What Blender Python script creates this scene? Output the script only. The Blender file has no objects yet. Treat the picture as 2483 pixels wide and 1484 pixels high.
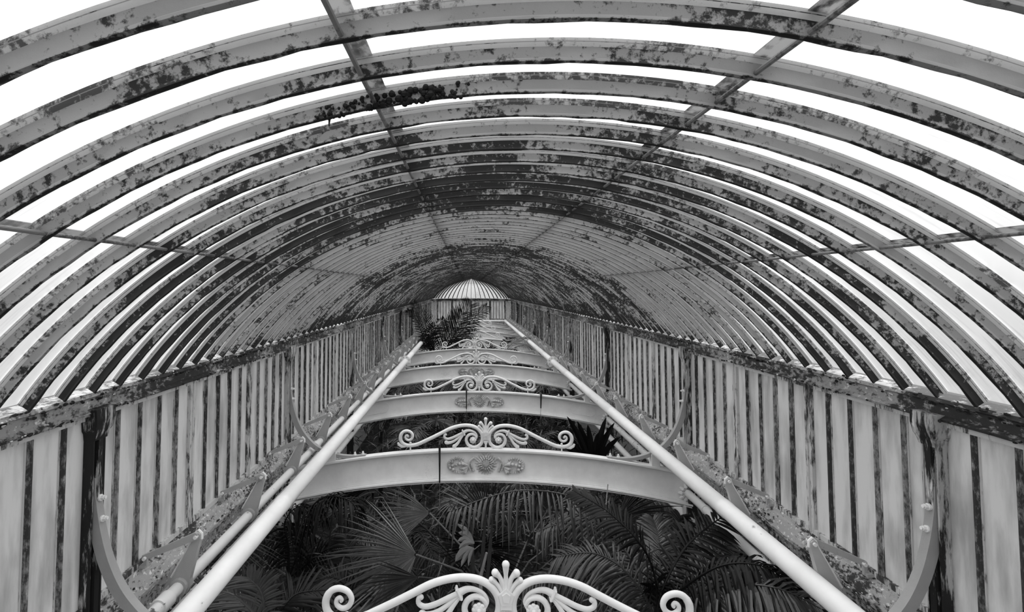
import bpy, math, random
from mathutils import Vector, Matrix, Euler, noise as mnoise
from math import sin, cos, pi, radians, sqrt, atan, tan

random.seed(7)
R = random.random
SC = bpy.context.scene
COL = SC.collection

# ------------------------------------------------------------------ layout
W = 2.5                 # half width of the lantern (metres)
EYE = 9.0               # camera height above the planting beds
BAY = 3.8
D0 = 3.12               # distance of the first visible beam
KS = list(range(0, 9))
DEND = D0 + 8 * BAY - .05     # where the apse starts
YB = -3.6               # wall behind the camera
PANE = BAY / 15
D1 = D0 + BAY - .05


def DK(k):
    """distance of beam k; the bay by the viewer is a little shorter"""
    return D1 + (k - 1) * BAY if k >= 1 else D1 + (k - 1) * 3.58



# ------------------------------------------------------------------ camera
F = 1314.0
PITCH = atan(0.050); YAW = atan(0.0286)
PX, PY = 1096.4, 635.3
cam_d = bpy.data.cameras.new('camera')
cam = bpy.data.objects.new('camera', cam_d)
COL.objects.link(cam)
cam.location = (-0.089 * W, 0.0, EYE)
cam.rotation_euler = (pi / 2 + PITCH, 0, YAW)
cam_d.sensor_width = 36.0
cam_d.lens = 36.0 * F / 2483.0
cam_d.shift_x = (1241.5 - PX) / 2483.0
cam_d.shift_y = (PY - 742.0) / 2483.0
cam_d.clip_start = 0.02
cam_d.clip_end = 300
SC.camera = cam
CM = Euler((pi / 2 + PITCH, 0, YAW)).to_matrix()
CL = Vector(cam.location)


def U(px, py, d):
    """world point at distance d (along the nave) seen at a given spot of the photograph"""
    v = CM @ Vector(((px - PX) / F, (PY - py) / F, -1.0))
    return CL + v * (d / v.y)


# ------------------------------------------------------------------ world and exposure
wd = bpy.data.worlds.new('overcast_sky'); SC.world = wd; wd.use_nodes = True
nt = wd.node_tree; nt.nodes.clear()
tc = nt.nodes.new('ShaderNodeTexCoord'); sp = nt.nodes.new('ShaderNodeSeparateXYZ')
cr = nt.nodes.new('ShaderNodeValToRGB'); bg = nt.nodes.new('ShaderNodeBackground'); wo = nt.nodes.new('ShaderNodeOutputWorld')
mr = nt.nodes.new('ShaderNodeMapRange'); mr.inputs['From Min'].default_value = -1; mr.inputs['From Max'].default_value = 1
nt.links.new(tc.outputs['Generated'], sp.inputs[0]); nt.links.new(sp.outputs['Z'], mr.inputs['Value'])
nt.links.new(mr.outputs[0], cr.inputs[0]); nt.links.new(cr.outputs[0], bg.inputs[0]); nt.links.new(bg.outputs[0], wo.inputs[0])
e = cr.color_ramp.elements
e[0].position = 0.0; e[0].color = (0.10, 0.10, 0.10, 1)
e[1].position = 1.0; e[1].color = (1, 1, 1, 1)
for p_, c_ in ((0.485, 0.12), (0.52, 0.42), (0.62, 0.72), (0.8, 0.95)):
    k_ = e.new(p_); k_.color = (c_, c_, c_, 1)
bg.inputs['Strength'].default_value = 2.7
SC.view_settings.view_transform = 'Standard'
SC.view_settings.look = 'None'
SC.view_settings.exposure = 0.0
SC.view_settings.gamma = 1.0
SC.view_settings.use_curve_mapping = False
try:
    SC.cycles.use_denoising = True
    SC.cycles.max_bounces = 8
    SC.cycles.diffuse_bounces = 4
    SC.cycles.transparent_max_bounces = 8
except Exception:
    pass


# ------------------------------------------------------------------ materials
def g(v):
    return (v, v, v, 1)


class NT:
    def __init__(s, name):
        s.m = bpy.data.materials.new(name); s.m.use_nodes = True
        s.t = s.m.node_tree; s.t.nodes.clear()
        s.out = s.n('ShaderNodeOutputMaterial')
        geo = s.n('ShaderNodeNewGeometry'); s.pos = geo.outputs['Position']

    def n(s, t, **kw):
        o = s.t.nodes.new(t)
        for k, v in kw.items():
            setattr(o, k, v)
        return o

    def l(s, a, b):
        s.t.links.new(a, b)

    def math(s, op, a, b=None, clamp=False):
        o = s.n('ShaderNodeMath', operation=op, use_clamp=clamp)
        for i, x in enumerate((a, b)):
            if x is None:
                continue
            if isinstance(x, (int, float)):
                o.inputs[i].default_value = x
            else:
                s.l(x, o.inputs[i])
        return o.outputs[0]

    def noise(s, scale, stretch=(1, 1, 1), detail=4, rough=0.6, seed=0.0):
        mp = s.n('ShaderNodeMapping'); mp.inputs['Scale'].default_value = stretch
        mp.inputs['Location'].default_value = (seed, seed * 1.7, seed * 0.3)
        s.l(s.pos, mp.inputs[0])
        o = s.n('ShaderNodeTexNoise'); o.inputs['Scale'].default_value = scale
        o.inputs['Detail'].default_value = detail; o.inputs['Roughness'].default_value = rough
        s.l(mp.outputs[0], o.inputs['Vector'])
        return o.outputs[0]

    def ramp(s, fac, stops, interp='LINEAR'):
        o = s.n('ShaderNodeValToRGB'); o.color_ramp.interpolation = interp
        s.l(fac, o.inputs[0])
        el = o.color_ramp.elements
        el[0].position = stops[0][0]; el[0].color = g(stops[0][1])
        el[1].position = stops[-1][0]; el[1].color = g(stops[-1][1])
        for p, c in stops[1:-1]:
            x = el.new(p); x.color = g(c)
        return o.outputs[0]

    def axis(s, i, lo, hi):
        sx = s.n('ShaderNodeSeparateXYZ'); s.l(s.pos, sx.inputs[0])
        m = s.n('ShaderNodeMapRange'); s.l(sx.outputs[i], m.inputs['Value'])
        m.inputs['From Min'].default_value = lo; m.inputs['From Max'].default_value = hi
        return m.outputs[0]

    def mix(s, f, a, b):
        o = s.n('ShaderNodeMix', data_type='RGBA')
        if isinstance(f, (int, float)):
            o.inputs[0].default_value = f
        else:
            s.l(f, o.inputs[0])
        for i, x in ((6, a), (7, b)):
            if isinstance(x, (int, float)):
                o.inputs[i].default_value = g(x)
            else:
                s.l(x, o.inputs[i])
        return o.outputs[2]

    def bsdf(s, col, rough=0.6, spec=0.3, bump=None, bd=0.003):
        b = s.n('ShaderNodeBsdfPrincipled')
        if isinstance(col, (int, float)):
            b.inputs['Base Color'].default_value = g(col)
        else:
            s.l(col, b.inputs['Base Color'])
        b.inputs['Roughness'].default_value = rough
        b.inputs['Specular IOR Level'].default_value = spec
        if bump is not None:
            bp = s.n('ShaderNodeBump'); bp.inputs['Distance'].default_value = bd
            bp.inputs['Strength'].default_value = 0.8
            s.l(bump, bp.inputs['Height']); s.l(bp.outputs[0], b.inputs['Normal'])
        return b.outputs[0]

    def done(s, sh):
        s.l(sh, s.out.inputs['Surface']); return s.m


def grime(name, base, dark, lo, hi, big=1.2, fine=28, stretch=(1, 1, 1), rough=0.6, spec=0.3, bias=None, light=None, mixw=0.5, bd=0.003):
    """painted metal with patches of mould or dirt; lo..hi is the noise band where paint gives way"""
    s = NT(name)
    a = s.noise(big, stretch, 3, 0.55); b = s.noise(fine, stretch, 5, 0.7, 3.1)
    n = s.math('ADD', s.math('MULTIPLY', a, 1 - mixw), s.math('MULTIPLY', b, mixw))
    if bias is not None:
        n = s.math('ADD', n, bias(s))
    f = s.ramp(n, [(lo, 0.0), (hi, 1.0)])
    c0 = s.mix(s.noise(6, stretch, 3, 0.6, 9.0), base * 0.85, min(1, base * 1.15))
    if light is not None:
        lf = s.ramp(s.noise(fine * 0.8, stretch, 4, 0.7, 21.0), [(0.56, 0), (0.64, 1)])
        c0 = s.mix(lf, c0, light)
    col = s.mix(f, c0, dark)
    return s.done(s.bsdf(col, rough, spec, n, bd))


ZC_ = EYE - 0.933 * W; RG_ = 1.212 * W


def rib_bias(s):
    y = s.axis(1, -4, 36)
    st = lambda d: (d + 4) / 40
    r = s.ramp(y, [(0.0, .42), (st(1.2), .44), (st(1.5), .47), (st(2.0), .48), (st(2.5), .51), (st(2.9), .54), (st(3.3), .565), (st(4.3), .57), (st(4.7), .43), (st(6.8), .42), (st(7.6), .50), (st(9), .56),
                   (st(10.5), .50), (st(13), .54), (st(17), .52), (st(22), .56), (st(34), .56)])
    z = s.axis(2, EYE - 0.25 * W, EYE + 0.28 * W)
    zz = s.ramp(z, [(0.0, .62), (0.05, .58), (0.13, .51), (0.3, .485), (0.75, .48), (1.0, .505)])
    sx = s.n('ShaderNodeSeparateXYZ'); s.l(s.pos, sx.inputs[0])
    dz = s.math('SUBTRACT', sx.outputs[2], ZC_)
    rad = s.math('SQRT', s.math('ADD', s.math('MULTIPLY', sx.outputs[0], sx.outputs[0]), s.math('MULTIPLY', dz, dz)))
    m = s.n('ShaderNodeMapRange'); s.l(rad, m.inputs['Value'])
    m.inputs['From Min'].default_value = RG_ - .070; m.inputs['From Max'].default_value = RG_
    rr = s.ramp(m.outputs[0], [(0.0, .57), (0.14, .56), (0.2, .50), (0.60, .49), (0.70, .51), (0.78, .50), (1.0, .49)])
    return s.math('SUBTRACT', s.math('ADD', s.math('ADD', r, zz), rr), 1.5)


M = {}
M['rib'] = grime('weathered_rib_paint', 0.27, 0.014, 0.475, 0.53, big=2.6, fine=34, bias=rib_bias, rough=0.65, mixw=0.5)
M['lit_putty'] = grime('putty_and_lit_flange', 0.52, 0.08, 0.53, 0.60, big=2.0, fine=40, bias=None, rough=0.8)  # putty, its pale colour also painting the brighter-lit flange side
M['cornice'] = grime('mouldy_cornice_paint', 0.34, 0.035, 0.43, 0.50, big=2.2, fine=26, stretch=(1, .6, 1), light=0.72, mixw=0.55, bd=0.006)
M['gutter'] = grime('lichen_gutter', 0.34, 0.03, 0.50, 0.56, big=4, fine=38, stretch=(1, .6, 1), light=0.7, mixw=0.55, bd=0.004)
M['post'] = grime('flaking_post_paint', 0.42, 0.012, 0.445, 0.50, big=3, fine=24, stretch=(1, 1, .16), light=0.75, mixw=0.5)
M['mullion'] = grime('mossy_mullion_paint', 0.30, 0.035, 0.40, 0.54, big=1.5, fine=45, stretch=(1, 1, .35), light=0.5, mixw=0.6)
M['sash'] = grime('sash_paint', 0.55, 0.05, 0.50, 0.56, big=2.0, fine=30, stretch=(1, 1, .2), rough=0.6)
M['beam'] = grime('pale_beam_paint', 0.78, 0.5, 0.60, 0.72, big=1.5, fine=60, rough=0.45, mixw=0.4, bd=0.0008)
M['relief'] = grime('relief_paint', 0.58, 0.30, 0.52, 0.60, big=8, fine=60, rough=0.5)
M['white'] = grime('white_gloss_paint', 0.80, 0.45, 0.63, 0.68, big=2.5, fine=30, rough=0.35, spec=0.45, bd=0.0012)
M['pipe'] = grime('white_pipe_paint', 0.84, 0.30, 0.635, 0.665, big=3.0, fine=16, stretch=(1, .5, 1), rough=0.4, spec=0.4, bd=0.001)
M['shaft'] = grime('chipped_shaft_paint', 0.72, 0.10, 0.61, 0.65, big=3.0, fine=18, stretch=(1, .6, 1), rough=0.5)
M['lever'] = grime('lever_paint', 0.40, 0.25, 0.60, 0.66, big=3.0, fine=30, rough=0.5)
M['strap'] = grime('strap_paint', 0.33, 0.2, 0.62, 0.67, big=3.0, fine=40, rough=0.5)
M['rod'] = grime('dull_rod_metal', 0.22, 0.08, 0.50, 0.56, big=3.0, fine=40, rough=0.5)
M['black'] = grime('black_iron', 0.02, 0.01, 0.50, 0.56, rough=0.5)
M['moss'] = grime('dark_moss', 0.03, 0.008, 0.45, 0.55, fine=60, rough=0.9)
M['flake'] = grime('pale_flakes', 0.75, 0.4, 0.6, 0.66, fine=60, rough=0.8)
M['soil'] = grime('bed_soil', 0.035, 0.01, 0.45, 0.55, rough=0.95)
M['trunk'] = grime('palm_trunk', 0.09, 0.02, 0.45, 0.55, fine=18, stretch=(1, 1, 3), rough=0.9)


def glass(name, clear, trans, dirt, streak, lo, hi, tint=0.95, fine=10):
    s = NT(name)
    n = s.math('ADD', s.math('MULTIPLY', s.noise(1.3, (1, 1, 1), 3), 0.4), s.math('MULTIPLY', s.noise(fine, streak, 5, 0.65, 4.0), 0.6))
    f = s.ramp(n, [(lo, 0.0), (hi, 1.0)])
    c = s.mix(f, trans, dirt)
    tr = s.n('ShaderNodeBsdfTranslucent'); s.l(c, tr.inputs[0])
    tp = s.n('ShaderNodeBsdfTransparent'); tp.inputs[0].default_value = g(tint)
    di = s.n('ShaderNodeBsdfDiffuse'); s.l(c, di.inputs[0])
    m1 = s.n('ShaderNodeMixShader'); m1.inputs[0].default_value = 0.12
    s.l(tr.outputs[0], m1.inputs[1]); s.l(di.outputs[0], m1.inputs[2])
    m2 = s.n('ShaderNodeMixShader'); m2.inputs[0].default_value = clear
    s.l(m1.outputs[0], m2.inputs[1]); s.l(tp.outputs[0], m2.inputs[2])
    gl = s.n('ShaderNodeBsdfGlossy'); gl.inputs['Roughness'].default_value = 0.25; gl.inputs[0].default_value = g(0.9)
    lw = s.n('ShaderNodeLayerWeight'); lw.inputs['Blend'].default_value = 0.12
    m3 = s.n('ShaderNodeMixShader'); s.l(s.math('MULTIPLY', lw.outputs['Fresnel'], 0.4), m3.inputs[0])
    s.l(m2.outputs[0], m3.inputs[1]); s.l(gl.outputs[0], m3.inputs[2])
    return s.done(m3.outputs[0])


M['vault_glass'] = glass('whitened_roof_glass', 0.35, 0.86, 0.60, (0.25, 5, 0.25), 0.50, 0.66, fine=7)
M['lap'] = glass('dirty_glass_lap', 0.10, 0.45, 0.05, (2, 1, 2), 0.44, 0.56, fine=14)
M['side_glass'] = glass('frosted_side_glass', 0.06, 0.61, 0.42, (1.6, 1.6, 0.30), 0.45, 0.64, fine=6)
M['aisle_glass'] = glass('dirty_aisle_glass', 0.08, 0.22, 0.05, (1, 1, 1), 0.42, 0.6)
M['dome_glass'] = glass('dome_glass', 0.10, 0.40, 0.28, (1, 1, 1), 0.50, 0.66)


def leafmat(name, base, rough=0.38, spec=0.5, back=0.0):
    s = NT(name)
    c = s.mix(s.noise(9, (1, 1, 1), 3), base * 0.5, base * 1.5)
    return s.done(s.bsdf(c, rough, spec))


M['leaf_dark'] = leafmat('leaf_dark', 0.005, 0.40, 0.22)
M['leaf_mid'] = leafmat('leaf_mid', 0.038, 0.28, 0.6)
M['leaf_fan'] = leafmat('leaf_fan', 0.13, 0.26, 0.8)
M['leaf_light'] = leafmat('leaf_light', 0.24, 0.45, 0.4)


# ------------------------------------------------------------------ mesh helpers
class MB:
    def __init__(s):
        s.v = []; s.f = []

    def add(s, vs, fs):
        b = len(s.v); s.v += [tuple(x) for x in vs]; s.f += [tuple(i + b for i in f) for f in fs]; return s

    def box(s, lo, hi):
        (a, b, c), (d, e_, f) = lo, hi
        return s.add([(a, b, c), (d, b, c), (d, e_, c), (a, e_, c), (a, b, f), (d, b, f), (d, e_, f), (a, e_, f)],
                     [(0, 3, 2, 1), (4, 5, 6, 7), (0, 1, 5, 4), (1, 2, 6, 5), (2, 3, 7, 6), (3, 0, 4, 7)])

    def sweep(s, rings, closed=True, caps=True):
        n = len(rings[0]); vs = [p for r in rings for p in r]; fs = []
        m = n if closed else n - 1
        for i in range(len(rings) - 1):
            for j in range(m):
                a = i * n + j; b = i * n + (j + 1) % n
                fs.append((a, b, b + n, a + n))
        if caps and closed:
            fs.append(tuple(range(n))[::-1]); fs.append(tuple((len(rings) - 1) * n + j for j in range(n)))
        return s.add(vs, fs)

    def tube(s, pts, rad, n=10, caps=True, flat=(1, 1)):
        pts = [Vector(p) for p in pts]
        if not isinstance(rad, (list, tuple)):
            rad = [rad] * len(pts)
        T = []
        for i in range(len(pts)):
            a = pts[max(0, i - 1)]; b = pts[min(len(pts) - 1, i + 1)]
            T.append((b - a).normalized() if (b - a).length > 1e-9 else Vector((0, 0, 1)))
        up = Vector((0, 1, 0)) if abs(T[0].y) < 0.9 else Vector((0, 0, 1))
        Nn = (up - T[0] * up.dot(T[0])).normalized(); rings = []
        for i, p in enumerate(pts):
            Nn = (Nn - T[i] * Nn.dot(T[i])).normalized(); B = T[i].cross(Nn)
            rings.append([p + Nn * cos(2 * pi * k / n) * rad[i] * flat[0] + B * sin(2 * pi * k / n) * rad[i] * flat[1] for k in range(n)])
        return s.sweep(rings, True, caps)

    def ball(s, c, r, n=10, m=6, sq=(1, 1, 1)):
        c = Vector(c); rings = []
        for i in range(m + 1):
            a = pi * i / m; rr = max(1e-4, sin(a)) * r
            rings.append([c + Vector((cos(2 * pi * k / n) * rr * sq[0], sin(2 * pi * k / n) * rr * sq[1], -cos(a) * r * sq[2])) for k in range(n)])
        return s.sweep(rings, True, False)

    def mesh(s, name, mat, smooth=False):
        me = bpy.data.meshes.new(name); me.from_pydata(s.v, [], s.f); me.update()
        if smooth:
            me.polygons.foreach_set('use_smooth', [True] * len(me.polygons))
            try:
                me.set_sharp_from_angle(angle=radians(40))
            except Exception:
                pass
        me.materials.append(M[mat] if isinstance(mat, str) else mat)
        return me

    def build(s, name, mat, parent=None, smooth=False):
        return link(name, s.mesh(name, mat, smooth), parent)


def link(name, me, parent=None, loc=None, rz=None):
    o = bpy.data.objects.new(name, me); COL.objects.link(o)
    if parent is not None:
        o.parent = parent
    if loc is not None:
        o.location = loc
    if rz is not None:
        o.rotation_euler = (0, 0, rz)
    return o


def tag(o, label=None, cat=None, group=None, kind=None):
    if label: o['label'] = label
    if cat: o['category'] = cat
    if group: o['group'] = group
    if kind: o['kind'] = kind
    return o


def thing(name, label, cat, loc=(0, 0, 0), rz=0, group=None, kind=None):
    o = bpy.data.objects.new(name, None); COL.objects.link(o); o.empty_display_size = 0.1
    o.location = loc; o.rotation_euler = (0, 0, rz)
    return tag(o, label, cat, group, kind)


ORD = ['first', 'second', 'third', 'fourth', 'fifth', 'sixth', 'seventh', 'eighth', 'ninth', 'tenth', 'eleventh', 'twelfth',
       'thirteenth', 'fourteenth', 'fifteenth', 'sixteenth', 'seventeenth', 'eighteenth', 'nineteenth']
TENS = ['', '', 'twenty', 'thirty', 'forty', 'fifty']


def ordw(n):
    if n <= 19: return ORD[n - 1]
    t, u = divmod(n, 10)
    if u == 0: return TENS[t][:-1] + 'ieth'
    return TENS[t] + '-' + ORD[u - 1]


SIDE = {-1: 'left', 1: 'right'}

# ------------------------------------------------------------------ vault: glass, ribs, purlins
ZC = EYE - 0.933 * W
RG = 1.212 * W          # glass radius
AMAX = math.asin(0.988 / 1.212)


def vp(r, a):
    return (r * sin(a), ZC + r * cos(a))


b = MB(); NA = 72; ys = [YB + (DEND - YB) * i / 60 for i in range(61)]
ring = []
for y in ys:
    ring.append([(vp(RG + .004, -AMAX + 2 * AMAX * j / NA)[0], y, vp(RG + .004, -AMAX + 2 * AMAX * j / NA)[1]) for j in range(NA + 1)])
b.sweep(ring, closed=False, caps=False)
tag(b.build('ceiling', 'vault_glass', smooth=True), 'curved white translucent glass roof of the long barrel vault', 'roof', kind='structure')


def rib_mesh(seed):
    rnd = random.Random(seed); b = MB(); n = 90; rings = []
    for j in range(n + 1):
        a = -AMAX + 2 * AMAX * j / n
        k = 0.0025 * (mnoise.noise(Vector((seed * 5.1, j * 0.55, 0))) + 0.8 * mnoise.noise(Vector((seed * 3.3, j * 2.1, 4))))
        prof = [(-.019, RG), (.019, RG), (.019, RG - .008), (.013, RG - .016), (.010, RG - .024), (.007, RG - .050), (.010 + k, RG - .054),
                (.010 + k, RG - .060 - k), (0, RG - .063 - k * 1.5), (-.010 - k, RG - .060 - k), (-.010 - k, RG - .054), (-.007, RG - .050), (-.010, RG - .024), (-.013, RG - .016), (-.019, RG - .008)]
        rings.append([(vp(r, a)[0], y, vp(r, a)[1]) for y, r in prof])
    b.sweep(rings)
    return b.mesh('roof_rib', 'rib', True)


RM = [rib_mesh(i) for i in range(4)]
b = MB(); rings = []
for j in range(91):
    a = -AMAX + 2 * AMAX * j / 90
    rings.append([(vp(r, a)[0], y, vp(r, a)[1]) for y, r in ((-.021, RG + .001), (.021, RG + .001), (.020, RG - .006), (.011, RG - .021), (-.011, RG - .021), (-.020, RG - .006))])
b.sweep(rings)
PUT = b.mesh('lit_putty_strip', 'lit_putty', True)  # putty band with the flange's lit side put into its colour
nr = 0
ribs_y = []
y = D1 - .5 * 3.58 / 15
while y > YB + .3:
    ribs_y.insert(0, y); y -= 3.58 / 15
y = D1 + .5 * PANE
while y < DEND + .01:
    ribs_y.append(y); y += PANE
vis = 0
for i, y in enumerate(ribs_y):
    o = link('roof_rib', RM[i % 4], None, (0, y, 0))
    link('lit_putty_strip', PUT, o)
    if y < 0.80:
        tag(o, 'grey curved roof rib overhead beyond the top of the view', 'roof rib', 'ribs above the viewer')
    else:
        vis += 1
        if vis <= 48:
            extra = ('grey curved iron roof rib, ' if y < 2.3 else 'black mould-spotted curved roof rib, ' if y < 4.5 else 'clean pale grey curved roof rib, ')
            tag(o, extra + ordw(vis) + ' from the top of the photo downwards', 'roof rib', 'curved ribs of the barrel vault')
        elif y < 13:
            tag(o, 'thin grey curved rib in the middle length of the vault', 'roof rib', 'curved ribs in the middle of the vault')
        elif y < 22:
            tag(o, 'mould-streaked thin rib far along the vault', 'roof rib', 'curved ribs far along the vault')
        else:
            tag(o, 'very fine crowded rib just before the small end dome', 'roof rib', 'curved ribs before the end dome')

# purlin rods and glass laps
for s_, xx, nm in ((-1, .209, 'upper'), (1, .230, 'upper'), (-1, .643, 'lower'), (1, .643, 'lower')):
    rp = 1.194 * W; a = math.asin(xx * W / rp) * s_
    x, z = vp(rp, a)
    b = MB(); pts = []
    for i in range(int((DEND - YB) / .126) + 1):
        yy = YB + .1 + i * .126
        pts.append((x + .003 * mnoise.noise(Vector((yy, xx, s_))), yy, z + .004 * mnoise.noise(Vector((yy * 1.3, 3, s_)))))
    b.tube(pts, 0.0075, 8)
    tag(b.build('purlin_rod', 'rod', smooth=True), '%s thin rod running through the roof ribs on the %s side' % (nm, SIDE[s_]), 'rod', 'rods tying the roof ribs')
    b = MB(); k_ = .013 if nm == 'lower' else .009 if s_ > 0 else .002; a1 = a + s_ * k_; a2 = a1 - s_ * (.010 if nm == 'lower' else .016)
    rr = []
    for yy in (YB, DEND):
        rr.append([(vp(RG - .004, a1)[0], yy, vp(RG - .004, a1)[1]), (vp(RG - .004, a2)[0], yy, vp(RG - .004, a2)[1]), (vp(RG - .001, a2)[0], yy, vp(RG - .001, a2)[1]), (vp(RG - .001, a1)[0], yy, vp(RG - .001, a1)[1])])
    b.sweep(rr)
    tag(b.build('glass_lap', 'lap'), 'dirty overlap strip of roof glass beside the %s rod on the %s' % (nm, SIDE[s_]), 'glass strip', 'dirty laps in the roof glass')

# ------------------------------------------------------------------ apse dome
b = MB(); rr = []
for i in range(49):
    ph = pi * i / 48; rr.append([(vp(RG, AMAX * j / 24)[0] * cos(ph), DEND + vp(RG, AMAX * j / 24)[0] * sin(ph), vp(RG, AMAX * j / 24)[1]) for j in range(25)])
b.sweep(rr, closed=False, caps=False)
tag(b.build('ceiling_dome', 'dome_glass', smooth=True), 'small bright glass half dome closing the far end', 'dome', kind='structure')
b = MB(); rr = []
for j in range(3, 31):
    a = AMAX * j / 30
    x0, z0 = vp(RG, a); x1, z1 = vp(RG - .06, a)
    rr.append([(x0, -.012, z0), (x0, .012, z0), (x1, .012, z1), (x1, -.012, z1)])
b.sweep(rr)
dm = b.mesh('dome_rib', 'black')
for i in range(1, 24):
    tag(link('dome_rib', dm, None, (0, DEND, 0), pi * i / 24), 'dark slender rib of the small end dome, one of a radiating fan', 'dome rib', 'radiating ribs of the end dome')


# ------------------------------------------------------------------ U-shaped sweeps: cornice and gutter
def upath(step=.12, napse=48):
    pts = []
    n = int((DEND - YB) / step)
    for i in range(n + 1): pts.append((-1, 0, YB + (DEND - YB) * i / n, (1, 0)))
    for i in range(1, napse):
        ph = pi - pi * i / napse
        pts.append((cos(ph), sin(ph), DEND, (-cos(ph), -sin(ph))))
    for i in range(n, -1, -1): pts.append((1, 0, YB + (DEND - YB) * i / n, (-1, 0)))
    return pts


def usweep(name, mat, prof, jit, label, cat, kind='structure', seed=0):
    b = MB(); rings = []
    for i, (cx, cy, yb, nrm) in enumerate(upath()):
        px, py = cx * W, yb + cy * W
        ring = []
        for j, (off, z) in enumerate(prof):
            k = jit * (mnoise.noise(Vector((i * .9, j * 3.7, seed))) + .6 * mnoise.noise(Vector((i * 2.3, j * 1.7, seed + 5))))
            kz = jit * mnoise.noise(Vector((i * 1.1, j * 2.7, seed + 9)))
            ring.append((px + nrm[0] * (off * W + k), py + nrm[1] * (off * W + k), EYE + z * W + kz))
        rings.append(ring)
    b.sweep(rings)
    return tag(b.build(name, mat), label, cat, kind=kind)


usweep('trim_1', 'cornice', [(-.03, -.243), (.012, -.249), (.016, -.258), (.004, -.264), (.004, -.288), (.014, -.296), (.012, -.302), (-.03, -.304)], .006,
       'mould-blackened cornice between the curved roof and the upright side windows', 'cornice', seed=2)
usweep('trim_2', 'gutter', [(-.03, -.765), (.000, -.772), (.004, -.782), (.012, -.786), (.030, -.818), (.036, -.818), (.036, -.828), (.028, -.832), (.028, -.872), (.034, -.876), (.034, -.884), (-.03, -.884)], .004,
       'dirt-covered gutter ledge under the side windows', 'ledge', seed=11)

# ------------------------------------------------------------------ windows (sashes of five panes)
ZT = EYE - .300 * W; ZS = EYE - .772 * W
SW = BAY / 3


def win_parts():
    hw = SW / 2 - .012; h = ZT - ZS
    fr = MB(); t = .038
    fr.box((-.02, -hw, 0), (.02, -hw + t * .8, h)); fr.box((-.02, hw - t * .8, 0), (.02, hw, h))
    fr.box((-.02, -hw + t * .8, 0), (.02, hw - t * .8, t)); fr.box((-.02, -hw + t * .8, h - t), (.02, hw - t * .8, h))
    for k in range(1, 5):
        yy = -SW / 2 + k * SW / 5; fr.box((.000, yy - .021, t), (.010, yy + .021, h - t))
    mu = MB()
    rings = []
    for k in range(25):
        z = t + (h - 2 * t) * k / 24
        j = .0016 * mnoise.noise(Vector((k * 1.3, 2, 0)))
        rings.append([(.004, -.012, z), (-.008, -.011 - j, z), (-.024, -.007 - j, z), (-.026, .0, z), (-.024, .007 + j, z), (-.008, .011 + j, z), (.004, .012, z)])
    mu.sweep(rings)
    gl = MB().box((.006, -hw + .02, .02), (.010, hw - .02, h - .02))
    return fr.mesh('frame', 'sash'), mu.mesh('mullion', 'mullion', True), gl.mesh('glass_pane', 'side_glass')


WP = win_parts(); wn = 0


def SWY(k):
    """centre and length factor of sash k (three per bay)"""
    b_, j = divmod(k, 3); a, c = DK(b_), DK(b_ + 1)
    return a + (c - a) * (j + .5) / 3, (c - a) / BAY



def window(loc, rz, label, group=None, ysc=1.0):
    global wn
    wn += 1
    t = thing('window_%d' % wn, label, 'window', loc, rz, group, 'structure')
    t.scale = (1, ysc, 1)
    link('frame', WP[0], t); link('glass', WP[2], t)
    for k in range(1, 5):
        link('mullion', WP[1], t, (0, -SW / 2 + k * SW / 5, 0))


for s_ in (-1, 1):
    for k in range(-5, 24):
        yc, ysc = SWY(k)
        if yc < YB + SW / 2: continue
        if k < -3: lab = 'frosted side window behind the viewer on the %s' % SIDE[s_]
        elif k < 0: lab = 'frosted five-pane window before the big post, %s wall' % SIDE[s_]
        else: lab = '%s frosted five-pane window past the big post, %s wall' % (ordw(k + 1), SIDE[s_])
        window((s_ * (W + .02), yc, ZS), 0 if s_ > 0 else pi, lab, 'windows of the %s wall' % SIDE[s_] if k >= 0 else 'windows of the near %s wall' % SIDE[s_], ysc)
for i in range(6):
    ph = pi * (i + .5) / 6; rad = (W + .02) * cos(pi / 12)
    window((rad * cos(ph), DEND + rad * sin(ph), ZS), ph, '%s frosted window from the right around the far curved end' % ordw(i + 1), 'windows of the far end')

# ------------------------------------------------------------------ posts
h = ZT - .02
pm = MB()
pm.box((-.03, -.055, .0), (.06, .055, h)); pm.box((-.055, -.022, 0), (-.03, .022, h))
pm.box((-.045, -.055, 0), (-.03, -.042, h)); pm.box((-.045, .042, 0), (-.03, .055, h))
pm = pm.mesh('shaft', 'post')
pc = MB(); rings = []
for z, r in ((h - .16, .056), (h - .12, .062), (h - .10, .075), (h - .04, .082), (h + .03, .086)):
    rings.append([(-r + .012 * mnoise.noise(Vector((z * 40, 1, 0))), -r, z), (.05, -r, z), (.05, r, z), (-r + .012 * mnoise.noise(Vector((z * 40, 5, 0))), r, z)])
pc.sweep(rings); pc = pc.mesh('capital', 'post')
for s_ in (-1, 1):
    for k in range(-1, 9):
        y = DK(k)
        lab = ('flaking iron post by the picture\'s bottom corner, %s wall' % SIDE[s_]) if k == 0 else \
            ('iron post behind the viewer, %s wall' % SIDE[s_]) if k < 0 else '%s flaking iron post beyond the big corner post, %s wall' % (ordw(k), SIDE[s_])
        t = thing('iron_post', lab, 'post', (s_ * (W + .01), y, .02), 0 if s_ > 0 else pi, 'iron posts between the windows')
        link('shaft', pm, t); link('capital', pc, t)
for i in range(1, 6):
    ph = pi * i / 6
    t = thing('iron_post', '%s dark post from the right in the far curved end' % ordw(i), 'post', (W * cos(ph), DEND + W * sin(ph), .02), ph, 'posts of the far end')
    link('shaft', pm, t)


# ------------------------------------------------------------------ arched beams
def zt(x):  # top of beam (m)
    return EYE - (.793 * W + .11 * x * x / W)


BH = .158 * W


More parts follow.
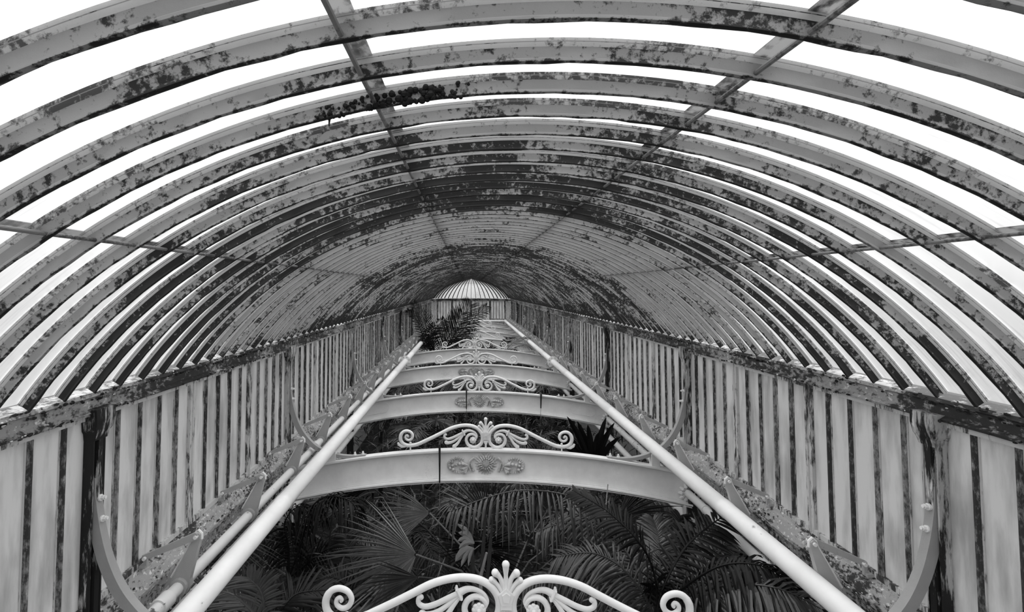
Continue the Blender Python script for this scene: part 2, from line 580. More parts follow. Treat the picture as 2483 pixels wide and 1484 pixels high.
def beam_meshes():
    b = MB(); n = 60; rings = []
    P = [(-.055, -.004), (-.045, 0), (.045, 0), (.055, -.004), (.058, -.016), (.055, -.030), (.042, -.036), (.020, -.044), (.014, -.060),
         (.014, -BH + .085), (.022, -BH + .074), (.026, -BH + .06), (.034, -BH + .056), (.036, -BH + .044), (.074, -BH + .040), (.078, -BH + .026), (.050, -BH + .022), (.050, -BH + .014), (.062, -BH + .012), (.062, -BH)]
    P = P + [(-y, z) for y, z in reversed(P)][0:-2] if False else P + [(-y, z) for y, z in reversed(P[4:])]
    for i in range(n + 1):
        x = -1.035 * W + 2.07 * W * i / n
        sl = -.22 * x / W; nx, nz = -sl / sqrt(1 + sl * sl), 1 / sqrt(1 + sl * sl)
        rings.append([(x + nx * z, y, zt(x) + nz * z) for y, z in P])
    b.sweep(rings)
    return b.mesh('girder', 'beam', True)


def relief_mesh():
    """sunflower with fruit-filled leaf scrolls on both sides, in the plane x-z facing -y"""
    K = .000948; b = MB(); cx, cy = 1215, 690
    Q = lambda x, y, dpt=0: ((x - cx) * K, -.014 - dpt * 2.0, (cy - y) * K)
    C = 672
    for r0, r1, n, dd, off, w_ in ((70, 138, 22, .004, 0, 11), (55, 108, 18, .011, .5, 11), (45, 80, 14, .017, .2, 9)):
        for i in range(n):
            a = 2 * pi * (i + off) / n; ey = 1.0 if sin(a) > 0 else 1.12
            b.tube([Q(cx + cos(a) * r0 * 1.05, C - sin(a) * r0 * ey, dd), Q(cx + cos(a) * (r0 + r1) / 2 * 1.05, C - sin(a) * (r0 + r1) / 2 * ey, dd * 1.2), Q(cx + cos(a) * r1 * 1.05, C - sin(a) * r1 * ey, dd * .5)],
                   [w_ * K * .7, w_ * K * 1.25, w_ * K * .35], 6)
    for i in range(60):
        rr_ = 44 * sqrt((i + .5) / 60); a = i * 2.39996
        b.ball(Q(cx + cos(a) * rr_, C - 6 - sin(a) * rr_, .020), 5.5 * K, 6, 4)
    for s_ in (-1, 1):
        X = lambda x: cx + s_ * x
        for i in range(16):                       # leafy border
            a = radians(60) + radians(215) * i / 15
            ex, ey = X(355 - 130 * cos(a) * 1.0), 700 - 92 * sin(a)
            ex = X(370 - (-1) * 125 * -cos(a) * -1 * 1.0) if False else X(365 - 130 * cos(a))
            b.tube([Q(X(365 - 95 * cos(a)), 700 - 66 * sin(a), .008), Q(ex, ey, .010), Q(X(365 - 142 * cos(a)), 700 - 104 * sin(a), .001)], [.008, .013, .004], 6)
        for (gx, gy, gr) in ((300, 680, 24), (345, 680, 24), (392, 690, 22), (435, 700, 20), (465, 735, 18), (425, 750, 22), (440, 660, 16)):
            b.ball(Q(X(gx), gy, .014), gr * K, 10, 6)
        for (x0, y0, x1, y1) in ((230, 700, 340, 640), (235, 715, 350, 745), (240, 730, 330, 800), (245, 735, 290, 815)):
            b.tube([Q(X(x0), y0, .012), Q(X((x0 + x1) / 2), (y0 + y1) / 2 + 10, .018), Q(X(x1), y1, .004)], [.012, .018, .006], 7)
        for q in range(7):
            b.tube([Q(X(150), 770, .006), Q(X(172 + 4 * q), 760 - 14 * q, .014), Q(X(182 + 8 * q), 790 - 24 * q, .004)], [.006, .009, .003], 6)
        b.tube([Q(X(130), 620, .01), Q(X(160), 600, .014), Q(X(210), 640, .016), Q(X(230), 700, .014), Q(X(205), 760, .012)], [.008, .014, .016, .014, .01], 7)
    return b.mesh('flower_relief', 'relief', True)


def rosette_mesh(r=.11):
    b = MB()
    for i in range(10):
        a = 2 * pi * i / 10
        b.tube([(cos(a) * r * .35, -.02, sin(a) * r * .35), (cos(a) * r * .7, -.035, sin(a) * r * .7), (cos(a) * r, -.018, sin(a) * r)], [.014, .026, .012], 7)
    b.ball((0, -.02, 0), r * .38, 12, 6, (1, .6, 1))
    return b.mesh('rosette', 'beam', True)


def oval_mesh():
    b = MB(); pts = []
    for i in range(33):
        a = 2 * pi * i / 32; c, s2 = cos(a), sin(a)
        pts.append(((.14 if c > 0 else -.14) + .10 * c, -.016, .10 * s2))
    b.tube(pts, .0035, 6, False)
    return b.mesh('raised_oval', 'beam', True)


GM, RL, RO, OV = beam_meshes(), relief_mesh(), rosette_mesh(), oval_mesh()
bm_desc = {-1: 'arched iron beam behind the viewer', 0: 'arched white beam under the big scroll cresting, below the view'}
for k in range(-1, 9):
    y = DK(k)
    lab = bm_desc.get(k, '%s pale arched iron beam counted upward from the photo\'s bottom, with flower relief' % ordw(max(k, 1)))
    t = thing('arched_beam', lab, 'beam', (0, y, 0), 0, 'arched cross beams')
    link('girder', GM, t)
    link('flower_relief', RL, t, (0, 0, zt(0) - .190))
    for s_ in (-1, 1):
        link('rosette', RO, t, (s_ * .985 * W, 0, EYE - .996 * W))
        if k >= 2:
            o = link('raised_oval', OV, t, (s_ * .80 * W, 0, zt(.80 * W) - .17)); o.rotation_euler = (0, s_ * .17, 0)

# ------------------------------------------------------------------ scroll crestings
K8 = .000948


def q8(x, y, m, dy=0):
    return (m * (x - 1225) * K8, dy, (490 - y) * K8)


ROD = [(192, 355), (201, 345), (188, 331), (168, 345), (170, 375), (205, 396), (245, 380), (262, 338), (238, 294), (185, 275), (135, 290), (104, 335), (102, 390), (130, 437), (185, 462), (260, 462), (340, 442), (430, 402), (540, 350), (650, 295),
       (760, 240), (870, 207), (970, 197), (1060, 210), (1130, 248), (1172, 305), (1182, 370), (1165, 430), (1110, 474), (1050, 478), (995, 448), (968, 390), (985, 338), (1030, 312), (1080, 322), (1105, 355)]


def cr_interp(P, sub=4):
    P = [Vector((a, b_, 0)) for a, b_ in P]; out = []
    for i in range(len(P) - 1):
        p0 = P[max(i - 1, 0)]; p1 = P[i]; p2 = P[i + 1]; p3 = P[min(i + 2, len(P) - 1)]
        for j in range(sub):
            t = j / sub
            out.append(0.5 * ((2 * p1) + (p2 - p0) * t + (2 * p0 - 5 * p1 + 4 * p2 - p3) * t * t + (3 * p1 - p0 - 3 * p2 + p3) * t ** 3))
    out.append(P[-1])
    return [(v.x, v.y) for v in out]


def crest_meshes(m):
    o = {}
    b = MB(); P = cr_interp(ROD); n = len(P)
    rad = []
    for i in range(n):
        t = i / (n - 1)
        r = 11 + 10 * min(1, t / .30) if t < .30 else 23.5 if t < .72 else 23.5 - 7 * (t - .72) / .28
        rad.append(r * K8)
    b.tube([q8(x, y, m) for x, y in P], rad, 14)
    b.tube([q8(66, 428, m), q8(80, 455, m), q8(120, 476, m), q8(170, 478, m)], [.012, .018, .020, .012], 10)
    o['scroll_rod'] = b.mesh('scroll_rod', 'white', True)
    b = MB()
    for pts, r0, r1 in (([(1095, 380), (1112, 335), (1085, 290), (1030, 266), (980, 266), (935, 288)], 8, 24),
                        ([(935, 290), (860, 325), (790, 358), (725, 375), (685, 358), (683, 325), (700, 315)], 18, 15),
                        ([(935, 300), (860, 365), (790, 410), (730, 425), (705, 418)], 13, 24),
                        ([(938, 312), (895, 370), (855, 430), (812, 470)], 12, 25)):
        Q = cr_interp(pts); n = len(Q)
        b.tube([q8(x, y, m, -.004) for x, y in Q], [(r0 + (r1 - r0) * (i / (n - 1)) ** 1.5) * K8 for i in range(n)], 10, True, (.8, 1))
    for (x, y, r) in ((705, 420, 25), (810, 470, 26), (697, 318, 18)):
        b.ball(q8(x, y, m, -.004), r * K8, 10, 6, (1, .8, 1))
    o['leaf_spray'] = b.mesh('leaf_spray', 'white', True)
    b = MB()
    b.tube([q8(920, 262, m, -.02), q8(950, 320, m, -.02)], .010, 8); b.tube([q8(915, 268, m, .02), q8(945, 322, m, .02)], .010, 8)
    b.tube([q8(920, 262, m, -.02), q8(918, 262, m, .02)], .008, 8); b.tube([q8(950, 320, m, -.02), q8(948, 320, m, .02)], .008, 8)
    o['binding_ring'] = b.mesh('binding_ring', 'white', True)
    b = MB(); c = Vector(q8(1057, 385, m, -.012))
    for i in range(8):
        a = 2 * pi * i / 8
        b.ball(c + Vector((cos(a) * 28 * K8, 0, sin(a) * 28 * K8)), 17 * K8, 8, 6, (1, .7, 1))
    b.ball(c + Vector((0, -.012, 0)), 17 * K8, 10, 6); b.ball(c, 38 * K8, 14, 6, (1, .45, 1))
    o['flower_boss'] = b.mesh('flower_boss', 'white', True)
    b = MB(); b.tube([q8(232, 428, m), q8(232, 600, m)], .009, 8); b.ball(q8(232, 430, m), .015, 8, 6)
    o['support_leg'] = b.mesh('support_leg', 'white', True)
    return o


def finial_mesh():
    b = MB()
    def pet(pts, r):
        Q = cr_interp(pts, 3); n = len(Q)
        rr = [r[0] + (r[1] - r[0]) * min(1, i / (n * .55)) if i < n * .6 else r[1] + (r[2] - r[1]) * ((i - n * .6) / (n * .4)) for i in range(n)]
        b.tube([q8(x, y, 1) for x, y in Q], [x * K8 for x in rr], 12); b.ball(q8(*pts[-1], 1), rr[-1] * K8, 12, 8)
    pet([(1225, 300), (1225, 240), (1225, 180), (1225, 115)], (26, 13, 28))
    for m in (-1, 1):
        pet([(1225 + 8 * m, 285), (1225 + 22 * m, 230), (1225 + 40 * m, 190), (1225 + 66 * m, 166)], (18, 15, 27))
        pet([(1225 + 10 * m, 300), (1225 + 35 * m, 260), (1225 + 62 * m, 228), (1225 + 88 * m, 208)], (16, 13, 21))
    # boss with pointed frame, neck and drop
    for (pts, dy0, dy1) in (([(-48, 290), (0, 248), (48, 290), (30, 350), (-30, 350)], -.030, .030), ([(-25, 285), (0, 268), (25, 285), (16, 325), (-16, 325)], -.040, -.028),
                            ([(-34, 350), (34, 350), (34, 378), (-34, 378)], -.026, .026), ([(-30, 385), (30, 385), (22, 420), (0, 462), (-22, 420)], -.022, .022)):
        lo = [((x) * K8, dy0, (490 - y) * K8) for x, y in pts]; hi = [((x) * K8, dy1, (490 - y) * K8) for x, y in pts]
        b.sweep([lo, hi])
    b.tube([(0, 0, .05), (0, 0, -.01)], .012, 8)
    return b.mesh('finial', 'white', True)


CR = {-1: crest_meshes(-1 * -1), 1: crest_meshes(-1)}
FM = finial_mesh()
for k in range(0, 9):
    lab = ('big white scroll cresting cut off by the bottom edge of the photo' if k == 0 else
           'white scroll cresting on the %s arched beam counted upward from the photo\'s bottom' % ordw(k))
    t = thing('scroll_cresting', lab, 'cresting', (0, DK(k), zt(0) + .004), 0, 'white scroll crestings on the beams')
    link('finial', FM, t)
    for m in (-1, 1):
        for nme, me in CR[m].items():
            link(nme, me, t)

# ------------------------------------------------------------------ curved straps from posts to beams
ST = [(-.986, -.455), (-.984, -.49), (-.979, -.53), (-.968, -.585), (-.948, -.65), (-.918, -.71), (-.88, -.757), (-.84, -.79), (-.79, -.812), (-.73, -.828), (-.66, -.832), (-.60, -.826)]


def strap_meshes():
    P = cr_interp(ST, 4); n = len(P); b = MB(); rings = []
    for i, (x, z) in enumerate(P):
        a = P[max(0, i - 1)]; c = P[min(n - 1, i + 1)]; tx, tz = c[0] - a[0], c[1] - a[1]; L = sqrt(tx * tx + tz * tz)
        nx, nz = tz / L, -tx / L          # towards the wall side (outwards, down)
        t = i / (n - 1); w = (.024 + .040 * min(1, t / .25) - .040 * max(0, (t - .45) / .55)); X, Z = x * W, z * W
        ring = [(X, -.030, Z), (X, .030, Z), (X + nx * w, .030, Z + nz * w), (X + nx * w, -.030, Z + nz * w)]
        rings.append(ring)
    b.sweep(rings)
    arm = b.mesh('curved_arm', 'strap', False)
    bolts = []
    for (x, z, dx, dz) in ((-.982, -.505, 1, .1), (-.976, -.555, 1, .15), (-.655, -.832, 0, 1), (-.615, -.828, 0, 1)):
        b = MB(); p = Vector((x * W, 0, z * W)); dv = Vector((dx, 0, dz)).normalized()
        b.tube([p, p + dv * .012], .020, 12); b.tube([p + dv * .012, p + dv * .030], .0145, 6); b.tube([p + dv * .03, p + dv * .040], .010, 10)
        bolts.append(b.mesh('bolt', 'white'))
    return arm, bolts


ARM, BOLTS = strap_meshes()
for s_ in (-1, 1):
    for k in range(0, 9):
        lab = ('big curved iron bracket cut by the photo\'s bottom edge, %s side' % SIDE[s_]) if k == 0 else \
            'curved bracket from %s wall to %s arched beam up from the photo\'s bottom' % (SIDE[s_], ordw(k))
        t = thing('curved_bracket', lab, 'bracket', (0, DK(k), EYE), 0 if s_ < 0 else pi, 'curved brackets holding the beams')
        link('curved_arm', ARM, t)
        for bo in BOLTS: link('bolt', bo, t)

# ------------------------------------------------------------------ long pipes
DF = 14.8


def flange(b_parent, x, y, z):
    b = MB()
    for d_ in (-.017, .003):
        b.tube([(x, y + d_, z), (x, y + d_ + .014, z)], .150, 28)
    b.build('flange', 'pipe', b_parent, True)
    for i in range(8):
        a = 2 * pi * (i + .5) / 8
        MB().tube([(x + .118 * cos(a), y - .034, z + .118 * sin(a)), (x + .118 * cos(a), y + .034, z + .118 * sin(a))], .015, 6).build('bolt', 'lever', b_parent)


PZ = EYE - .785 * W; PR = .0295 * W
XL, XR = -.769 * W, .832 * W
for x, s_ in ((XL, -1), (XR, 1)):
    t = thing('long_pipe', 'thick white pipe running the whole length, %s of the scroll crestings' % SIDE[s_], 'pipe', (0, 0, 0), 0, 'thick white pipes')
    b = MB(); pts = []; rad = []
    y = YB + .3
    joints = [D0 + 1.9 + 3.8 * i for i in range(8)]
    seq = sorted([YB + .3, DF - .02, DF + .02, DEND] + [j + q for j in joints for q in (-.05, -.045, .045, .05)])
    for y in seq:
        near = any(abs(abs(y - j) - .045) < .001 for j in joints)
        pts.append((x, y, PZ)); rad.append(PR + (.0035 if near else 0))
    b.tube(pts, rad, 28)
    b.build('pipe_run', 'pipe', t, True)
    flange(t, x, DF, PZ)
    for k in range(0, 9):
        y = DK(k)
        MB().box((x - .05, y - .05, zt(abs(x)) - .02), (x + .05, y + .05, PZ - PR + .01)).build('saddle', 'beam', t)
b = MB(); b.tube([(XL, DEND, PZ), (XR, DEND, PZ)], PR * .9, 20)
for x in (XL, XR): b.ball((x, DEND, PZ), PR * 1.35, 16, 8)
tag(b.build('cross_pipe', 'pipe', smooth=True), 'white pipe crossing the far end between the two long pipes', 'pipe')

for s_ in (-1, 1):
    # opener shaft
    x = s_ * .888 * W; z = EYE - .823 * W
    t = thing('opener_shaft', 'chipped shaft turning the window levers along the %s wall' % SIDE[s_], 'shaft', (0, 0, 0), 0, 'window opener shafts')
    MB().tube([(x, YB + .3, z), (x, DEND - .3, z)], .043, 16).build('shaft_run', 'shaft', t, True)
    for k in range(0, 9):
        y = DK(k) + .25
        MB().tube([(x, y, z), (x, y + .12, z)], .056, 16).build('coupling', 'shaft', t, True)
    # lower condensation pipe
    x = s_ * .985 * W; z = EYE - .996 * W
    t = thing('lower_pipe', 'thinner stained pipe running below the %s thick pipe' % SIDE[s_], 'pipe', (0, 0, 0), 0, 'thinner pipes below the gutters')
    MB().tube([(x, YB + .3, z), (x, DEND - .3, z)], .046, 16).build('pipe_run', 'shaft', t, True)
    for i in range(26):
        y = 2.6 + i * .62 + (i % 3) * .1
        MB().tube([(x, y, z), (x, y + .03, z)], .052, 16).build('coupling', 'shaft', t, True)
    # pipe under the beams with capped end
    x = s_ * 0.99 * W; z = EYE - 1.127 * W; y0 = D1 - .22
    t = thing('capped_pipe', 'short visible end of capped pipe hanging under first whole beam, %s side' % SIDE[s_], 'pipe', (0, 0, 0), 0, 'capped pipes under the beams')
    b = MB().tube([(x, y0, z), (x, DEND - .5, z)], .05, 16); b.build('pipe_run', 'shaft', t, True)
    b = MB().tube([(x, y0 - .03, z), (x, y0 + .05, z)], .072, 18); b.tube([(x, y0 - .045, z), (x, y0, z)], .045, 14); b.tube([(x, y0 - .07, z), (x, y0, z)], .02, 6); b.build('end_cap', 'lever', t, True)
    b = MB().box((x - .012 - s_ * .07, y0 + .12, z - .07), (x + .012 - s_ * .07, y0 + .18, EYE - (.793 + .11) * W - BH + .03)); b.box((x - .07, y0 + .13, z - .065), (x + .07, y0 + .16, z - .05))
    b.build('hanger', 'flake', t)


# ------------------------------------------------------------------ window openers (lever + link arm)
def plate(P, y0, y1):
    return MB().sweep([[(x * W, y0, z * W) for x, z in P], [(x * W, y1, z * W) for x, z in P]])


SHX, SHZ = .888, -.823
lv = plate([(SHX - .030, SHZ), (SHX - .028, SHZ + .02), (.8335, -.695), (.834, -.682), (.842, -.676), (.850, -.682), (.853, -.695), (SHX + .03, SHZ + .006), (SHX + .03, SHZ - .02), (SHX - .02, SHZ - .02)], -.022, .022)
lv.tube([(SHX * W, -.05, SHZ * W), (SHX * W, .05, SHZ * W)], .062, 16)
lv = lv.mesh('lever', 'lever')
rim = MB()
rim.tube([(.8325 * W, 0, -.697 * W), (.833 * W, 0, -.682 * W), (.842 * W, 0, -.673 * W), (.851 * W, 0, -.681 * W), (.856 * W, 0, -.697 * W)], .010, 6)
rim.tube([(.856 * W, 0, -.697 * W), ((SHX + .028) * W, 0, (SHZ + .02) * W)], .010, 6)
rim = rim.mesh('lever_rim', 'white', True)
la = plate([(.838, -.676), (.846, -.674), (.992, -.738), (.990, -.752), (.840, -.693)], .024, .042)
la = la.mesh('link_arm', 'lever')
pn = MB().tube([(.843 * W, -.035, -.686 * W), (.843 * W, .05, -.686 * W)], .013, 10).mesh('pivot_pin', 'white', True)
pn2 = MB(); pn2.tube([(.983 * W, .0, -.744 * W), (.983 * W, .06, -.744 * W)], .012, 10); pn2 = pn2.mesh('foot_pin', 'white', True)
ft = MB(); ft.box((.981 * W, .01, -.772 * W), (.990 * W, .03, -.738 * W)); ft.box((.983 * W, -.01, -.774 * W), (1.0 * W, .04, -.766 * W)); ft = ft.mesh('hinge_foot', 'lever')
for s_ in (-1, 1):
    for k in range(-1, 24):
        y = SWY(k)[0] - .06
        lab = '%s window lever up from the photo\'s bottom along the %s gutter' % (ordw(k + 1), SIDE[s_]) if k >= 0 else 'window lever beside the viewer on the %s' % SIDE[s_]
        t = thing('window_opener', lab, 'window opener', (0, y, EYE), 0 if s_ > 0 else pi, 'window levers along the gutters')
        for nme, me in (('lever', lv), ('lever_rim', rim), ('link_arm', la), ('pivot_pin', pn), ('foot_pin', pn2), ('hinge_foot', ft)):
            link(nme, me, t)

# ------------------------------------------------------------------ aisle roofs, rear wall, floor
for s_ in (-1, 1):
    b = MB(); rr = []; bars = MB(); n = 22
    prof = [((1.03 + 1.55 * sin(pi / 2 * i / n)) * W, EYE - (.90 + 2.0 * (1 - cos(pi / 2 * i / n))) * W) for i in range(n + 1)] + [(2.58 * W, 0)]
    for y in (YB, DEND + 3):
        rr.append([(s_ * x, y, z) for x, z in prof])
    b.sweep(rr, closed=False, caps=False)
    wall = tag(b.build('wall_%s' % SIDE[s_], 'aisle_glass', smooth=True), 'lower curved glass roof seen through leaves on the %s' % SIDE[s_], 'aisle roof', kind='structure')
    y = YB + .1
    while y < DEND + 3:
        rr = [[(s_ * x, y - .018, z), (s_ * (x - .04), y - .018, z - .02), (s_ * (x - .04), y + .018, z - .02), (s_ * x, y + .018, z)] for x, z in prof]
        bars.sweep(rr); y += .19
    o = bars.build('glazing_bars', 'lever', wall)
# added closing wall behind the viewer, bright glass to light the beam fronts
b = MB(); pts = [(vp(RG, -AMAX + 2 * AMAX * j / 24)[0], YB, vp(RG, -AMAX + 2 * AMAX * j / 24)[1]) for j in range(25)]
pts = [(-W, YB, .0)] + pts + [(W, YB, .0)]
b.add([(x, YB, z) for x, _, z in pts] + [(x, YB - .02, z) for x, _, z in pts], [tuple(range(len(pts))), tuple(range(len(pts), 2 * len(pts)))[::-1]])
tag(b.build('wall_back', 'vault_glass'), 'added bright glass wall behind the viewer that lights the beams', 'wall', kind='structure')
b = MB().box((-8, DEND + 3.0, 0), (8, DEND + 3.1, EYE - .9 * W)); tag(b.build('wall_far', 'post'), 'dim wall far below the end dome', 'wall', kind='structure')
b = MB().box((-8, YB, -.1), (8, DEND + 4, 0)); tag(b.build('floor', 'soil'), 'dark planting bed soil under the palms', 'floor', kind='structure')


# ------------------------------------------------------------------ palms
def strip(b, pts, ws, side, fold=.25, up=Vector((0, 0, 1))):
    """folded leaf blade along pts, half widths ws"""
    vs = []; n = len(pts)
    for i, p in enumerate(pts):
        t = (pts[min(i + 1, n - 1)] - pts[max(i - 1, 0)]).normalized()
        s2 = (side - t * side.dot(t)).normalized(); nn = t.cross(s2)
        if nn.dot(up) < 0: nn = -nn
        vs += [p - s2 * ws[i] - nn * ws[i] * fold, p, p + s2 * ws[i] - nn * ws[i] * fold]
    fs = []
    for i in range(n - 1):
        a = i * 3; fs += [(a, a + 1, a + 4, a + 3), (a + 1, a + 2, a + 5, a + 4)]
    b.add(vs, fs)


def frond(b, path, L, n=34, w=.018, fwd=.5, droop=.5, rw=.014, start=.12, up=Vector((0, 0, 1)), curl=0.0, rnd=random, lift=.1, seg=4, jit=1.0):
    P = [Vector(p) for p in path]; sm = []
    for i in range(len(P) - 1):
        p0 = P[max(i - 1, 0)]; p1 = P[i]; p2 = P[i + 1]; p3 = P[min(i + 2, len(P) - 1)]
        for j in range(8):
            t = j / 8; sm.append(0.5 * ((2 * p1) + (p2 - p0) * t + (2 * p0 - 5 * p1 + 4 * p2 - p3) * t * t + (3 * p1 - p0 - 3 * p2 + p3) * t ** 3))
    sm.append(P[-1]); m = len(sm)
    b.tube(sm, [rw * (1 - .8 * i / (m - 1)) for i in range(m)], 6)
    for i in range(n):
        t = start + (1 - start) * (i + .5) / n
        k = t * (m - 1); a = int(k); fr = k - a; p = sm[a].lerp(sm[min(a + 1, m - 1)], fr)
        T = (sm[min(a + 1, m - 1)] - sm[max(a - 1, 0)]).normalized()
        S = T.cross(up)
        if S.length < .05: S = T.cross(Vector((0, 1, .3)))
        S.normalize(); N = S.cross(T)
        l = L * (.35 + .65 * sin(pi * min(1, (t - start) / (1 - start) * .85 + .12))) * rnd.uniform(.85, 1.1)
        for sg in (-1, 1):
            f = fwd + rnd.uniform(-.25, .25) * jit + .5 * t * t
            dr = (S * sg + T * f + N * (lift + rnd.uniform(-.22, .22) * jit)).normalized()
            dd = droop * rnd.uniform(.6, 1.4); pts = []
            for j in range(seg + 1):
                u = j / seg
                q = p + dr * l * u + Vector((0, 0, -1)) * dd * l * u * u
                if curl: q += T * curl * l * u ** 3
                pts.append(q)
            ws = [w * x for x in ((.35, .9, 1, .75, .05) if seg == 4 else (.4, 1, .8, .05))]
            strip(b, pts, ws, T, .3, N)


def fan(b, hub, d_, nrm, Rr, spread=2.2, n=34, split=.42, droop=.25, rnd=random, w=1.0, pleat=.8, taper=1.0):
    d_ = Vector(d_).normalized(); nrm = Vector(nrm); nrm = (nrm - d_ * nrm.dot(d_)).normalized(); sd = d_.cross(nrm); hub = Vector(hub)
    da = 2 * spread / n; rows = [.02, .22, .42, split + .02, .7, .85, 1.0]
    for i in range(n):
        a = -spread + da * (i + .5); l = Rr * (1 - .22 * (abs(a) / spread) ** 2) * rnd.uniform(.9, 1.08)
        u = d_ * cos(a) + sd * sin(a); v = -d_ * sin(a) + sd * cos(a)
        j1 = rnd.uniform(-.08, .08); dr = droop * rnd.uniform(.5, 1.5); vs = []; tw = rnd.uniform(-1.1, 1.1)
        for r in rows:
            hw = r * l * tan(da / 2) * 1.02 * w
            if r > split: hw = split * l * tan(da / 2) * w * max(.02, 1 - ((r - split) / (1 - split)) ** 1.3 * taper)
            c = hub + u * r * l + v * j1 * l * max(0, r - split) + nrm * (-.10 * l * r * r)
            c += Vector((0, 0, -1)) * dr * l * max(0, r - split) ** 2 * 1.6
            g_ = hw * min(1, .90 + .1 * (r < .1)); vs += [c - v * g_ + nrm * tw * hw, c + nrm * hw * pleat * 1.6, c + v * g_ - nrm * tw * hw]
        fs = []
        for k in range(len(rows) - 1):
            q = k * 3; fs += [(q, q + 1, q + 4, q + 3), (q + 1, q + 2, q + 5, q + 4)]
        b.add(vs, fs)


def trunk(b, base, top, r0, r1):
    base, top = Vector(base), Vector(top); n = 40; pts = []; rad = []
    for i in range(n + 1):
        t = i / n; pts.append(base.lerp(top, t)); rad.append((r0 + (r1 - r0) * t) * (1.07 if i % 2 else .95))
    b.tube(pts, rad, 12)


# generic frond meshes growing from the origin along +x
def gen_frond(seed, ln, L, n, w, rise, fall, droop, mat, fwd=.5):
    rnd = random.Random(seed); b = MB()
    pts = [(ln * t, rnd.uniform(-.05, .05) * t, rise * ln * t * (1 - .2 * t) - fall * ln * t ** 2.4) for t in (0, .2, .4, .6, .8, 1)]
    frond(b, pts, L, n, w, fwd, droop, .016, .14, rnd=rnd)
    return b.mesh('frond', mat, False)


FR = {}
for i in range(3):
    FR['arch%d' % i] = gen_frond(10 + i, 1.9, .50, 40, .015, .75, .75, .45, ['leaf_mid', 'leaf_dark', 'leaf_mid'][i])
    FR['up%d' % i] = gen_frond(20 + i, 1.7, .42, 34, .016, 1.3, .55, .25, ['leaf_dark', 'leaf_mid', 'leaf_dark'][i], .8)


def fan_mesh(seed, Rr, mat, spread=2.4):
    rnd = random.Random(seed); b = MB()
    b.tube([(0, 0, 0), (.35, 0, .22), (.75, 0, .34)], [.012, .010, .008], 6)
    fan(b, (.75, 0, .34), (1, 0, .1), (-.2, 0, 1), Rr, spread, 32, .5, .35, rnd)
    return b.mesh('fan_leaf', mat, False)


FR['fan0'] = fan_mesh(1, .75, 'leaf_fan'); FR['fan1'] = fan_mesh(2, .65, 'leaf_mid')


def palm(x, y, top, kind, n, label, seed, sc=1.0, name='feather_palm', cat='palm tree', group=None):
    rnd = random.Random(seed)
    t = thing(name, label, cat, (x, y, 0), 0, group)
    b = MB(); trunk(b, (0, 0, 0), (0, 0, top), .16, .09); b.build('trunk', 'trunk', t)
    for i in range(n):
        a = 2 * pi * i / n * 2.399 * n / (2 * pi) if False else i * 2.39996 + rnd.uniform(-.2, .2)
        kk = [q for q in FR if q.startswith(kind)]
        me = FR[rnd.choice(kk)]
        o = link('fan_leaf' if kind == 'fan' else 'frond', me, t, (0, 0, top - .1))
        el = -(1 - i / n) * .75 + .35 + rnd.uniform(-.1, .1)
        o.rotation_euler = Euler((rnd.uniform(-.25, .25), -el + .1, a), 'XYZ')
        s2 = sc * rnd.uniform(.8, 1.1); o.scale = (s2, s2, s2)
    return t


# background palms between the beams
spots = [(-1.35, 8.7, 5.1, 'arch'), (.35, 9.2, 5.6, 'fan'), (1.6, 8.6, 5.2, 'up'), (-.6, 12.2, 5.4, 'up'), (1.2, 12.6, 5.5, 'arch'), (-1.7, 13.2, 5.9, 'fan'),
         (.2, 15.9, 6.0, 'arch'), (1.7, 16.4, 5.9, 'fan'), (-1.4, 17.0, 6.0, 'arch'), (0.9, 20.3, 6.4, 'up'), (-.5, 24.0, 6.4, 'arch'), (1.4, 24.2, 6.2, 'fan'),
         (-1.5, 27.8, 6.2, 'up'), (.6, 28.5, 6.2, 'arch'), (0, 32.0, 6.2, 'arch'),
         (-4.2, 6.0, 5.0, 'arch'), (-3.9, 9.6, 5.0, 'fan'), (4.3, 12.0, 4.2, 'arch'), (-2.1, 6.1, 4.6, 'arch'), (2.2, 10.9, 5.2, 'arch')]
kn = {'arch': 'arching feather palm', 'up': 'spiky upright feather palm', 'fan': 'round-leaved fan palm'}
for i, (x, y, top, kd) in enumerate(spots):
    bn = int((y - D0) // BAY)
    where = 'below the lowest whole beam' if bn < 1 else 'between the %s and %s arched beams upward' % (ordw(bn), ordw(bn + 1))
    sd = 'on the left' if x < -.4 else 'on the right' if x > .4 else 'in the middle'
    if x == -2.1: sd = 'close to the left post'
    if abs(x) > 3.5: where = 'half hidden behind the %s thick pipe' % ('left' if x < 0 else 'right'); sd = '' if y < 8 or x > 0 else 'further off'
    palm(x, y, top, kd, 11 if abs(x) < 3 else 13, ('small ' if i == 2 or i == 19 else '') + '%s %s %s' % (kn[kd], where, sd), 100 + i, .85 if kd != 'fan' else 1.0, 'fan_palm' if kd == 'fan' else 'feather_palm', group='palms filling the house')

